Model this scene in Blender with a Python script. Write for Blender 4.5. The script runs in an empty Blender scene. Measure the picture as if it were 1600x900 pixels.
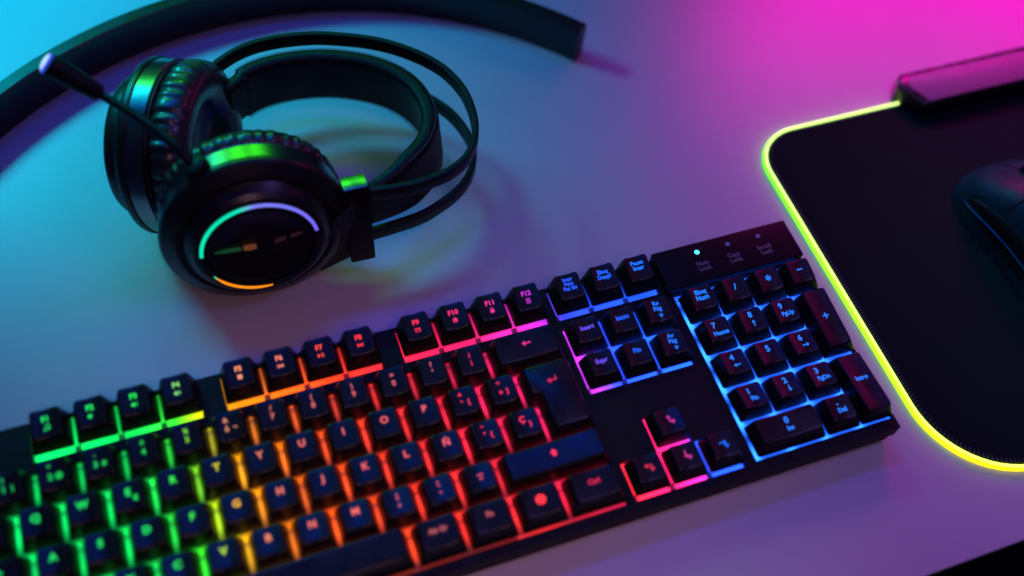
import bpy, bmesh, math, random
from mathutils import Vector, Matrix
random.seed(7)
S = bpy.context.scene
COL = S.collection
U = 0.01905                      # key pitch in metres

# ------------------------------------------------------------------ camera
cam_d = bpy.data.cameras.new('camera'); cam = bpy.data.objects.new('camera', cam_d); COL.objects.link(cam)
CAM = Vector((0.1417, -0.2596, 0.4713))
RX = Vector((0.9389, -0.3354, 0.0767)); DN = Vector((-0.2434, -0.8050, -0.5410)); FW = Vector((0.2432, 0.4893, -0.8375))
m = Matrix((( RX.x, -DN.x, -FW.x), (RX.y, -DN.y, -FW.y), (RX.z, -DN.z, -FW.z))).to_4x4()
m.translation = CAM
cam.matrix_world = m
cam_d.sensor_width = 36; cam_d.lens = 1663.1 / 1600 * 36
cam_d.clip_start = 0.01; cam_d.clip_end = 50
cam_d.dof.use_dof = True; cam_d.dof.focus_distance = 0.545; cam_d.dof.aperture_fstop = 2.5
S.camera = cam

# ------------------------------------------------------------------ world, view, lamps
w = bpy.data.worlds.new('World'); S.world = w; w.use_nodes = True
bg = w.node_tree.nodes['Background']
bg.inputs[0].default_value = (0.20, 0.24, 1.0, 1); bg.inputs[1].default_value = 0.02
S.view_settings.view_transform = 'Standard'; S.view_settings.look = 'None'
S.view_settings.exposure = 0; S.view_settings.gamma = 1

def area(name, loc, target, size, power, color, size_y=None, spread=180):
    d = bpy.data.lights.new(name, 'AREA'); d.energy = power; d.color = color
    d.shape = 'RECTANGLE'; d.size = size; d.size_y = size_y or size; d.spread = math.radians(spread)
    o = bpy.data.objects.new(name, d); COL.objects.link(o); o.location = loc
    o.rotation_euler = (Vector(target) - Vector(loc)).to_track_quat('-Z', 'Y').to_euler()
    return o
area('cyan_lamp', (-0.10, 0.54, 0.46), (0.09, 0.33, 0), 0.16, 0.47, (0.0, 0.72, 1.0), 0.12, 60)
area('magenta_lamp', (0.77, 0.40, 0.32), (0.79, 0.14, 0), 0.20, 1.22, (1.0, 0.0, 0.52), 0.14, 92)
area('violet_fill', (0.58, -0.18, 0.75), (0.42, -0.14, 0), 0.16, 0.25, (0.34, 0.22, 1.0), 0.16, 100)  # added violet-blue fill over the near desk
area('front_fill', (0.15, -0.50, 0.80), (0.18, -0.14, 0), 0.30, 0.068, (1.0, 0.46, 0.55), 0.20, 36)  # added warm fill from the front, no known source there
area('red_key_fill', (0.955, 0.217, 0.45), (0.40, -0.05, 0), 0.12, 0.055, (1.0, 0.02, 0.45), 0.10, 90)  # added for the maroon sheen on the number pad keys
area('green_lamp', (0.16, 0.70, 0.535), (0.155, 0.08, 0.07), 0.22, 0.0135, (0.04, 1.0, 0.0), 0.09, 26)
area('green_lamp', (0.40, 0.70, 0.510), (0.17, 0.08, 0.07), 0.22, 0.0115, (0.04, 1.0, 0.0), 0.09, 26)
area('green_lamp', (-0.08, 0.70, 0.510), (0.14, 0.09, 0.07), 0.22, 0.016, (0.04, 1.0, 0.0), 0.09, 26)
area('blue_lamp', (0.20, 0.41, 0.83), (0.20, -0.07, 0), 0.70, 0.55, (0.0, 0.06, 1.0), 0.09, 90)
area('teal_mouse_fill', (0.45, 0.72, 0.52), (0.57, -0.03, 0.03), 0.20, 0.045, (0.0, 0.60, 1.0), 0.14, 14)  # added only for the teal reflection on the mouse
# ------------------------------------------------------------------ materials
def mat(name, base, rough=0.5, spec=0.5, metal=0.0, coat=0.0, noise=None, bump=None, emit=None, estr=0.0, rvar=0.0, sheen=0.0):
    M = bpy.data.materials.new(name); M.use_nodes = True
    nt = M.node_tree; b = nt.nodes['Principled BSDF']
    b.inputs['Base Color'].default_value = (*base, 1); b.inputs['Roughness'].default_value = rough
    b.inputs['Specular IOR Level'].default_value = spec; b.inputs['Metallic'].default_value = metal
    b.inputs['Coat Weight'].default_value = coat; b.inputs['Coat Roughness'].default_value = 0.15
    if sheen: b.inputs['Sheen Weight'].default_value = sheen
    tc = nt.nodes.new('ShaderNodeTexCoord')
    if noise:
        sc, amt = noise
        n = nt.nodes.new('ShaderNodeTexNoise'); n.inputs['Scale'].default_value = sc; n.inputs['Detail'].default_value = 5
        nt.links.new(tc.outputs['Object'], n.inputs['Vector'])
        r = nt.nodes.new('ShaderNodeMapRange'); r.inputs[3].default_value = 1 - amt; r.inputs[4].default_value = 1 + amt
        nt.links.new(n.outputs['Fac'], r.inputs[0])
        mx = nt.nodes.new('ShaderNodeMix'); mx.data_type = 'RGBA'; mx.blend_type = 'MULTIPLY'; mx.inputs[0].default_value = 1
        mx.inputs[6].default_value = (*base, 1); nt.links.new(r.outputs[0], mx.inputs[7])
        nt.links.new(mx.outputs[2], b.inputs['Base Color'])
    if rvar:
        n = nt.nodes.new('ShaderNodeTexNoise'); n.inputs['Scale'].default_value = 90; n.inputs['Detail'].default_value = 6
        nt.links.new(tc.outputs['Object'], n.inputs['Vector'])
        r = nt.nodes.new('ShaderNodeMapRange'); r.inputs[1].default_value = 0.3; r.inputs[2].default_value = 0.7
        r.inputs[3].default_value = max(rough - rvar, 0.02); r.inputs[4].default_value = rough + rvar
        nt.links.new(n.outputs['Fac'], r.inputs[0]); nt.links.new(r.outputs[0], b.inputs['Roughness'])
    if bump:
        sc, st, dist = bump
        n = nt.nodes.new('ShaderNodeTexNoise'); n.inputs['Scale'].default_value = sc; n.inputs['Detail'].default_value = 3
        nt.links.new(tc.outputs['Object'], n.inputs['Vector'])
        bp = nt.nodes.new('ShaderNodeBump'); bp.inputs['Strength'].default_value = st; bp.inputs['Distance'].default_value = dist
        nt.links.new(n.outputs['Fac'], bp.inputs['Height']); nt.links.new(bp.outputs[0], b.inputs['Normal'])
    if emit:
        b.inputs['Emission Color'].default_value = (*emit, 1); b.inputs['Emission Strength'].default_value = estr
    return M
def led_mat(name, strength, base=(0.08, 0.08, 0.08)):
    # light given off by LEDs of several colours; the colour of each LED comes with the mesh
    M = bpy.data.materials.new(name); M.use_nodes = True; nt = M.node_tree; b = nt.nodes['Principled BSDF']
    b.inputs['Base Color'].default_value = (*base, 1); b.inputs['Roughness'].default_value = 0.5
    a = nt.nodes.new('ShaderNodeAttribute'); a.attribute_name = 'led'
    b.inputs['Specular IOR Level'].default_value = 0.25; nt.links.new(a.outputs['Color'], b.inputs['Emission Color']); b.inputs['Emission Strength'].default_value = strength
    return M
M = {
 'desk': mat('desk_laminate', (0.62, 0.60, 0.64), 0.38, 0.45, noise=(45, 0.05), bump=(1100, 0.06, 0.0002)),
 'floor': mat('dark_floor', (0.03, 0.03, 0.032), 0.7, 0.3, noise=(5, 0.3)),
 'case': mat('black_case_plastic', (0.010, 0.010, 0.011), 0.6, 0.22, bump=(1600, 0.12, 0.0002), rvar=0.06),
 'cap': mat('keycap_plastic', (0.010, 0.010, 0.011), 0.34, 0.5, bump=(2400, 0.15, 0.0002), rvar=0.07),
 'panel': mat('satin_panel', (0.010, 0.011, 0.013), 0.34, 0.10, rvar=0.05),
 'plate': led_mat('backlight_plate', 1.7),
 'legend': led_mat('lit_legend', 1.0, (0.04, 0.04, 0.04)),
 'print': mat('dim_print', (0.16, 0.16, 0.20), 0.6),
 'led_on': mat('lit_indicator', (0.2, 0.6, 0.9), 0.4, emit=(0.05, 0.72, 1.0), estr=3.0),
 'led_dim': mat('dim_indicator', (0.16, 0.16, 0.30), 0.3, emit=(0.08, 0.07, 0.4), estr=0.25),  # indicator with a faint blue emission of its own
 'cloth': mat('black_cloth', (0.0045, 0.017, 0.013), 0.9, 0.12, noise=(3000, 0.3), bump=(3500, 0.5, 0.0003)),
 'stitch': mat('purple_grey_thread', (0.05, 0.04, 0.09), 0.7),
 'box': mat('control_box_plastic', (0.02, 0.02, 0.022), 0.27, 0.5, rvar=0.05),
 'boxtop': mat('control_box_top', (0.26, 0.13, 0.24), 0.5, 0.4, rvar=0.05),  # magenta reflection on the plate put into its base colour
 'mouse': mat('mouse_shell', (0.003, 0.034, 0.038), 0.45, 0.10, bump=(2600, 0.2, 0.0002), rvar=0.06),  # teal light reflected by the black shell put into its base colour
 'grip': mat('mouse_grip', (0.012, 0.012, 0.012), 0.7, 0.3, bump=(1800, 0.3, 0.0003)),
 'gloss': mat('reflection_tinted_trim', (0.02, 0.22, 0.30), 0.35, 0.6, metal=0.8),  # blue reflection along the trim put into its base colour
 'bar': mat('black_bar_coating', (0.006, 0.006, 0.007), 0.38, 0.55, rvar=0.08),
 'shell': mat('cup_shell_plastic', (0.010, 0.010, 0.011), 0.36, 0.8, coat=0.0, rvar=0.05),
 'hinge': mat('hinge_plastic', (0.007, 0.007, 0.008), 0.42, 0.3, rvar=0.03),
 'trim': mat('dark_metal_trim', (0.34, 0.34, 0.345), 0.25, 0.5, metal=1.0, rvar=0.02),
 'matte': mat('matte_cup_plastic', (0.010, 0.010, 0.011), 0.48, 0.35, rvar=0.05),
 'leather': mat('black_leatherette', (0.014, 0.014, 0.015), 0.46, 1.0, coat=0.7, bump=(900, 0.2, 0.0003), rvar=0.06),
 'band': mat('band_leatherette', (0.009, 0.009, 0.010), 0.5, 0.3, bump=(900, 0.3, 0.0004), rvar=0.06),
 'thread': mat('seam_thread', (0.10, 0.12, 0.14), 0.6),
 'hoop': mat('hoop_plastic', (0.008, 0.008, 0.009), 0.45, 0.3, rvar=0.05),
 'cap_disc': mat('cup_inner_disc', (0.015, 0.015, 0.016), 0.25, 0.5, rvar=0.05),
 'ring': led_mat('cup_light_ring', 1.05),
 'tip': mat('mic_tip_glow', (0.6, 0.7, 0.9), 0.4, emit=(0.45, 0.62, 1.0), estr=1.25),
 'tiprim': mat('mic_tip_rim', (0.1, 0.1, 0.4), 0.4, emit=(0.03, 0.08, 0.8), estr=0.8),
 'strip': led_mat('light_strip', 1.0, (0.2, 0.25, 0.1)),
}

# ------------------------------------------------------------------ helpers
def link(name, bm, material, parent=None, smooth=True, sharp=35, loc=None):
    me = bpy.data.meshes.new(name)
    bmesh.ops.recalc_face_normals(bm, faces=bm.faces)
    bm.to_mesh(me); bm.free()
    for p in me.polygons: p.use_smooth = smooth
    if smooth: me.set_sharp_from_angle(angle=math.radians(sharp))
    me.materials.append(material)
    o = bpy.data.objects.new(name, me); COL.objects.link(o)
    if parent: o.parent = parent
    if loc: o.location = loc
    return o
def tag(o, label=None, cat=None, group=None, kind=None):
    if label: o['label'] = label
    if cat: o['category'] = cat
    if group: o['group'] = group
    if kind: o['kind'] = kind
    return o
def empty(name, loc, label, cat):
    o = bpy.data.objects.new(name, None); COL.objects.link(o); o.location = loc; o.empty_display_size = 0.01
    return tag(o, label, cat)
def box(bm, x0, x1, y0, y1, z0, z1, bev=0.0, seg=2):
    r = bmesh.ops.create_cube(bm, size=1)
    for v in r['verts']:
        v.co = Vector(((x0 + x1) / 2 + v.co.x * (x1 - x0), (y0 + y1) / 2 + v.co.y * (y1 - y0), (z0 + z1) / 2 + v.co.z * (z1 - z0)))
    if bev:
        es = list({e for v in r['verts'] for e in v.link_edges})
        bmesh.ops.bevel(bm, geom=es, offset=bev, segments=seg, profile=0.6, affect='EDGES', clamp_overlap=True)
def rings(bm, loops, cap0=True, cap1=True, closed=True, wrap=False):
    vs = [[bm.verts.new(p) for p in lp] for lp in loops]
    n = len(vs[0]); pairs = list(zip(vs, vs[1:])) + ([(vs[-1], vs[0])] if wrap else [])
    for a, b in pairs:
        for i in range(n if closed else n - 1):
            bm.faces.new((a[i], a[(i + 1) % n], b[(i + 1) % n], b[i]))
    if not wrap:
        if cap0: bm.faces.new(list(reversed(vs[0])))
        if cap1: bm.faces.new(vs[-1])
    return vs
def rrect(hx, hy, r, n=5, e=0):
    out = []
    for cx, cy, a0 in ((hx - r, hy - r, 0), (-hx + r, hy - r, 90), (-hx + r, -hy + r, 180), (hx - r, -hy + r, 270)):
        for k in range(n + 1):
            a = math.radians(a0 + 90 * k / n); out.append((cx + r * math.cos(a), cy + r * math.sin(a)))
    if e:                                 # extra points along the straight sides
        q = []
        for i, p in enumerate(out):
            q.append(p); nx_ = out[(i + 1) % len(out)]
            if (i + 1) % (n + 1) == 0:
                for k in range(1, e + 1): q.append((p[0] + (nx_[0] - p[0]) * k / (e + 1), p[1] + (nx_[1] - p[1]) * k / (e + 1)))
        out = q
    return out
def frame(n, up=Vector((0, 0, 1))):
    n = Vector(n).normalized(); x = up.cross(n)
    if x.length < 1e-5: x = Vector((1, 0, 0)).cross(n)
    x.normalize(); y = n.cross(x)
    return x, y, n
def lathe(bm, c, n, prof, seg=96, a0=0, a1=360, mod=None):
    x, y, z = frame(n); c = Vector(c); full = abs(a1 - a0) >= 360
    loops = []
    for k in range(seg if full else seg + 1):
        a = math.radians(a0 + (a1 - a0) * k / seg)
        lp = []
        for i, (r, h) in enumerate(prof):
            if mod: r, h = mod(i, a, r, h)
            lp.append(c + (x * math.cos(a) + y * math.sin(a)) * r + z * h)
        loops.append(lp)
    return rings(bm, loops, True, True, closed=not full, wrap=full) if full else rings(bm, loops, closed=True)
def lathe_solid(bm, c, n, prof, seg=96, mod=None):
    # open profile from the axis (or a rim) to the axis (or a rim); ends capped
    x, y, z = frame(n); c = Vector(c); loops = []
    for i, (r, h) in enumerate(prof):
        lp = []
        for k in range(seg):
            a = 2 * math.pi * k / seg; rr, hh = mod(i, a, r, h) if mod else (r, h)
            lp.append(c + (x * math.cos(a) + y * math.sin(a)) * rr + z * hh)
        loops.append(lp)
    rings(bm, loops, True, True)
def catmull(pts, n=12, closed=False):
    P = [Vector(p) for p in pts]; out = []
    N = len(P)
    for i in range(N if closed else N - 1):
        if closed: p0, p1, p2, p3 = P[i - 1], P[i], P[(i + 1) % N], P[(i + 2) % N]
        else: p0, p1, p2, p3 = P[max(i - 1, 0)], P[i], P[i + 1], P[min(i + 2, N - 1)]
        for k in range(n):
            t = k / n
            out.append(0.5 * ((2 * p1) + (p2 - p0) * t + (2 * p0 - 5 * p1 + 4 * p2 - p3) * t * t + (3 * p1 - p0 - 3 * p2 + p3) * t ** 3))
    if not closed: out.append(P[-1])
    return out
def sweep(bm, path, section, up=Vector((0, 0, 1)), closed=False, scale=None):
    # section: list of (side, up) offsets; side = path direction x up
    loops = []; N = len(path)
    for i, p in enumerate(path):
        a = path[i - 1] if (i or closed) else p; b = path[(i + 1) % N] if (i < N - 1 or closed) else p
        t = (b - a).normalized(); s = t.cross(up).normalized(); u = s.cross(t).normalized()
        k = scale(i / (N - 1)) if scale else 1
        loops.append([p + s * sx * k + u * sy * k for sx, sy in section])
    rings(bm, loops, wrap=closed)
def circ(r, n=14): return [(r * math.cos(2 * math.pi * k / n), r * math.sin(2 * math.pi * k / n)) for k in range(n)]
def extrude_poly(bm, pts, z0, z1):
    rings(bm, [[Vector((x, y, z0)) for x, y in pts], [Vector((x, y, z1)) for x, y in pts]])
def paint(me, fn):
    a = me.color_attributes.new('led', 'FLOAT_COLOR', 'POINT')
    for i, v in enumerate(me.vertices): a.data[i].color = (*fn(v.co), 1)

# ------------------------------------------------------------------ the setting
bm = bmesh.new(); box(bm, -0.95, 1.45, -0.190, 1.15, -0.004, 0.0, 0.0012, 3)
tag(link('desk', bm, M['desk'], sharp=30), kind='structure')
bm = bmesh.new(); box(bm, -4, 5, -4, 4, -0.78, -0.74)
tag(link('floor', bm, M['floor']), kind='structure')

# ------------------------------------------------------------------ keyboard
ZP, ZC, ZK = 0.0150, 0.0172, 0.0168      # light plate, case top, underside of keycaps
kb = empty('keyboard', (0.21, -0.06, 0), 'black backlit keyboard with rainbow lit keys lying across the desk beside the mouse pad', 'keyboard')
K0 = Vector((0.21, -0.06, 0))
def klink(name, bm, material, parent=None, **k):
    for v in bm.verts: v.co -= K0
    return link(name, bm, material, parent or kb, **k)

STOPS = [(0, (0.0, 0.85, 0.16)), (4.2, (0.0, 0.85, 0.10)), (5.3, (0.03, 0.85, 0.02)), (5.8, (0.5, 0.75, 0.0)), (6.3, (1.0, 0.42, 0.0)),
         (7.0, (1.0, 0.23, 0.0)), (8.2, (1.0, 0.09, 0.004)), (9.5, (1.0, 0.032, 0.012)), (11.0, (1.0, 0.014, 0.05)), (12.8, (0.92, 0.012, 0.15)),
         (14.0, (0.75, 0.02, 0.40)), (14.8, (0.42, 0.02, 0.75)), (15.4, (0.02, 0.05, 1.0)), (17, (0.01, 0.07, 1.0)), (18.4, (0.01, 0.11, 1.0)), (23, (0.01, 0.10, 1.0))]
def hue(x, y):
    # x, y in key units, y downwards from the function row
    if x >= 18.3: t = x
    elif x > 17.1: t = x - 0.3 * max(y - 4.0, 0)
    elif x > 15.1:
        t = x if y < 1.1 else (x - 0.55 if x < 16.3 else x) if y < 4 else x - 4.6 + (x - 15.2) * 0.9
    else:
        k = min(max((x - 8) / 5.0, 0), 1) * 0.50
        t = x - k * max(y - 0.6, 0)
    for (a, ca), (b, cb) in zip(STOPS, STOPS[1:]):
        if t <= b:
            f = min(max((t - a) / (b - a), 0), 1)
            return tuple(ca[i] * (1 - f) + cb[i] * f for i in range(3))
    return STOPS[-1][1]

NV = -0.06                                # the navigation block sits a touch closer to the main block
wells = [(0, 1, 0, 1), (2, 6, 0, 1), (6.5, 10.5, 0, 1), (11, 15, 0, 1), (15.25 + NV, 18.25 + NV, 0, 1),
         (0, 15, 1.25, 6.25), (15.25 + NV, 18.25 + NV, 1.25, 3.25), (16.25 + NV, 17.25 + NV, 4.25, 5.25), (15.25 + NV, 18.25 + NV, 5.25, 6.25),
         (18.45, 22.5, 1.19, 6.25)]
# margins of each well inside its key grid: left, right, back, front (mm)
MG = {0: (0, .9, .9, -.7), 5: (0, 1.0, .9, -.6), 4: (-.2, .7, .9, -.7), 9: (0, 2.0, 0, .2)}
W = []
for i, (a, b, c, d) in enumerate(wells):
    l_, r_, k_, f_ = MG.get(i, MG[4] if i in (6, 7, 8) else MG[0])
    if i == 7: f_ = 1.0 * U * 1000 * 0 - .0
    W.append((a * U + l_ / 1000, b * U - r_ / 1000, -d * U + f_ / 1000, -c * U - k_ / 1000))
W[8] = (W[8][0], W[8][1], W[8][2], -5.25 * U)
W[7] = (W[7][0], 17.25 * U + NV * U - 0.0007, W[8][3], W[7][3])
X0, X1, Y0, Y1 = -0.006, 0.4278, -0.1245, 0.0006
xs = sorted({X0, X1, *[v for q in W for v in q[:2]]}); ys = sorted({Y0, Y1, *[v for q in W for v in q[2:]]})
def inwell(x, y): return any(a < x < b and c < y < d for a, b, c, d in W)
bm = bmesh.new(); V = {}
def vv(x, y, z):
    k = (round(x, 6), round(y, 6), round(z, 6))
    if k not in V: V[k] = bm.verts.new((x, y, z))
    return V[k]
hole = {}
for i in range(len(xs) - 1):
    for j in range(len(ys) - 1):
        h = inwell((xs[i] + xs[i + 1]) / 2, (ys[j] + ys[j + 1]) / 2); hole[i, j] = h
        z = ZP - 0.0012 if h else ZC
        bm.faces.new([vv(xs[i], ys[j], z), vv(xs[i + 1], ys[j], z), vv(xs[i + 1], ys[j + 1], z), vv(xs[i], ys[j + 1], z)])
for (i, j), h in hole.items():
    for di, dj, a, b in ((1, 0, (1, 0), (1, 1)), (0, 1, (0, 1), (1, 1))):
        k = (i + di, j + dj)
        if k in hole and hole[k] != h:
            p = (xs[i + a[0]], ys[j + a[1]]); q = (xs[i + b[0]], ys[j + b[1]])
            bm.faces.new([vv(*p, ZC), vv(*q, ZC), vv(*q, ZP - 0.0012), vv(*p, ZP - 0.0012)])
zb = 0.0085
nx, ny = len(xs), len(ys)
per = [(xs[i], ys[0]) for i in range(nx)] + [(xs[-1], ys[j]) for j in range(1, ny)] + [(xs[i], ys[-1]) for i in range(nx - 2, -1, -1)] + [(xs[0], ys[j]) for j in range(ny - 2, 0, -1)]
for p, q in zip(per, per[1:] + per[:1]): bm.faces.new([vv(*p, ZC), vv(*q, ZC), vv(*q, zb), vv(*p, zb)])
bmesh.ops.dissolve_limit(bm, angle_limit=0.01, verts=bm.verts, edges=bm.edges)
bmesh.ops.recalc_face_normals(bm, faces=bm.faces)
top = klink('top_case', bm, M['case'], sharp=25)
bv = top.modifiers.new('bevel', 'BEVEL'); bv.width = 0.00055; bv.segments = 2; bv.limit_method = 'ANGLE'; bv.angle_limit = math.radians(40)
bm = bmesh.new(); box(bm, X0 + 0.0009, X1 - 0.0009, Y0 + 0.0009, Y1 - 0.0009, 0.0012, 0.0098, 0.0012)
klink('bottom_case', bm, M['case'])
for fx, fy in ((X0 + 0.01, Y0 + 0.004), (X1 - 0.04, Y0 + 0.004), (X0 + 0.01, Y1 - 0.010), (X1 - 0.04, Y1 - 0.010)):
    bm = bmesh.new(); box(bm, fx, fx + 0.03, fy, fy + 0.006, 0.0, 0.0013); klink('rubber_foot', bm, M['grip'])
# lit plate at the bottom of each well, an LED under every key
for a, b, c, d in W:
    bm = bmesh.new()
    na = max(2, int((b - a) / 0.0010)); nb = max(2, int((d - c) / 0.0010)); e = 0.0002
    rings(bm, [[Vector((a + e + (b - a - 2 * e) * i / na, c + e + (d - c - 2 * e) * j / nb, ZP)) for i in range(na + 1)] for j in range(nb + 1)], False, False, closed=False)
    o = klink('backlight_plate', bm, M['plate'], smooth=False)
    def f(co):
        x, y = (co.x + K0.x) / U, -(co.y + K0.y) / U
        h = hue(x, y)
        k = 0.85 + 0.15 * math.sin(x * 2.3 + y * 1.7) + 0.10 * math.sin(x * 5.1 - y * 4.3)
        yf = (y - 0.25) % 1.0
        if y < 1.15:                       # diffuser bars under the function keys, one per key
            xf_ = (x - 0.5 * (6.2 < x < 10.8) - 0.19 * (x > 15.1)) % 1.0
            k = k * (0.08 if min(xf_, 1 - xf_) < 0.06 else 1.25) if y > 0.86 else k * (0.25 + 0.75 * max(y, 0))
        elif x < 15.05:
            prof = [(0, 1.0), (0.08, 1.0), (0.17, 0.30), (0.30, 0.85), (0.58, 0.9), (0.80, 0.35), (0.93, 0.16), (1.0, 0.9)]
            for (a_, va), (b_, vb) in zip(prof, prof[1:]):
                if yf <= b_: k *= va + (vb - va) * (yf - a_) / (b_ - a_); break
            if 1.25 < y < 2.2: k *= 0.6
            if y > 6.1 and x < 12.2: k *= 0.2
        elif x > 18.3:
            dx_ = abs((x - 0.5) - round(x - 0.5)); dy_ = min(yf, 1 - yf)
            k = 0.75 + 4.0 * math.exp(-(dx_ ** 2 + dy_ ** 2) / 0.020)
            if x < 18.62: k = 2.2 + 1.9 * math.cos((y - 0.1) * 2 * math.pi)
            if y < 1.4: k = 0.8
        else:
            k = 0.9 + 1.0 * math.exp(-min(yf, 1 - yf) ** 2 / 0.03)
            xf_ = (x - 0.25 - NV) % 1.0
            if (3.1 < y < 3.6 or y > 6.1) and min(xf_, 1 - xf_) < 0.06: k *= 0.06
        return tuple(c_ * max(k, 0.08) for c_ in h)
    paint(o.data, f)

# keycaps
def cap_surface(hx, hy, sx, sy, dish):
    return -dish * (1 - min((sx / hx) ** 2, 1.0))
capmesh = {}
ROWS = {0: (0.0108, 9), 1: (0.0106, 8), 2: (0.0099, 4), 3: (0.0096, 0), 4: (0.0095, -4), 5: (0.0096, 2)}
INX, INT, INB = 0.0028, 0.0011, 0.0028
def cap_bm(wu, du, row, tight=False):
    bw, bd = wu * U - (0.0011 if tight else 0.0017), du * U - (0.0024 if tight and row else 0.0016); H, tilt = ROWS[row]
    if tight and row: H -= 0.0014
    tw, td = bw - 2 * INX, bd - INT - INB; cy = (INB - INT) / 2
    tn = math.tan(math.radians(tilt)); dish = 0.0010 if wu < 3 else -0.0004
    bm = bmesh.new(); L = []
    for hx, hy, r, z, oy in ((bw / 2 - 0.0004, bd / 2 - 0.0004, 0.0009, 0.0, 0), (bw / 2, bd / 2, 0.0012, 0.0005, 0), (bw / 2 - 0.0002, bd / 2 - 0.0002, 0.0012, 0.0016, 0.0)):
        L.append([Vector((x, y + oy, z)) for x, y in rrect(hx, hy, r, 5, 7)])
    for hx, hy, r, dz in ((tw / 2 + 0.0004, td / 2 + 0.0004, 0.0020, -0.0011), (tw / 2 + 0.0001, td / 2 + 0.0001, 0.0019, -0.0004), (tw / 2 - 0.0003, td / 2 - 0.0003, 0.0016, -0.00008)):
        L.append([Vector((x, y + cy, H + dz - tn * -(y) * 1.0 + cap_surface(tw / 2, td / 2, x, y, dish))) for x, y in rrect(hx, hy, r, 5, 7)])
    for s in (0.9, 0.75, 0.5, 0.25, 0.08):
        L.append([Vector((x, y + cy, H + tn * y + cap_surface(tw / 2, td / 2, x, y, dish))) for x, y in rrect(tw / 2 * s, td / 2 * s, 0.0016 * s, 5, 7)])
    rings(bm, L)
    return bm, (tw, td, cy, H, tn, dish)
txtcache = {}
def glyph_mesh(s):
    if s not in txtcache:
        c = bpy.data.curves.new('t', 'FONT'); c.body = s; c.align_x = 'CENTER'; c.align_y = 'CENTER'; c.size = 1; c.resolution_u = 3
        c.space_line = 0.92; c.offset = 0.038
        o = bpy.data.objects.new('t', c); COL.objects.link(o)
        bpy.context.view_layer.update()
        me = bpy.data.meshes.new_from_object(o.evaluated_get(bpy.context.evaluated_depsgraph_get()))
        bpy.data.objects.remove(o); bpy.data.curves.remove(c)
        txtcache[s] = me
    return txtcache[s]
def poly(bm, pts): bm.faces.new([bm.verts.new((x, y, 0)) for x, y in pts])
def disc(bm, cx, cy, r, n=14): poly(bm, [(cx + r * math.cos(2 * math.pi * k / n), cy + r * math.sin(2 * math.pi * k / n)) for k in range(n)])
def rc(bm, x0, x1, y0, y1): poly(bm, [(x0, y0), (x1, y0), (x1, y1), (x0, y1)])
def hollow(bm, x0, x1, y0, y1, t): rc(bm, x0, x1, y1 - t, y1); rc(bm, x0, x1, y0, y0 + t); rc(bm, x0, x0 + t, y0 + t, y1 - t); rc(bm, x1 - t, x1, y0 + t, y1 - t)
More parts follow.
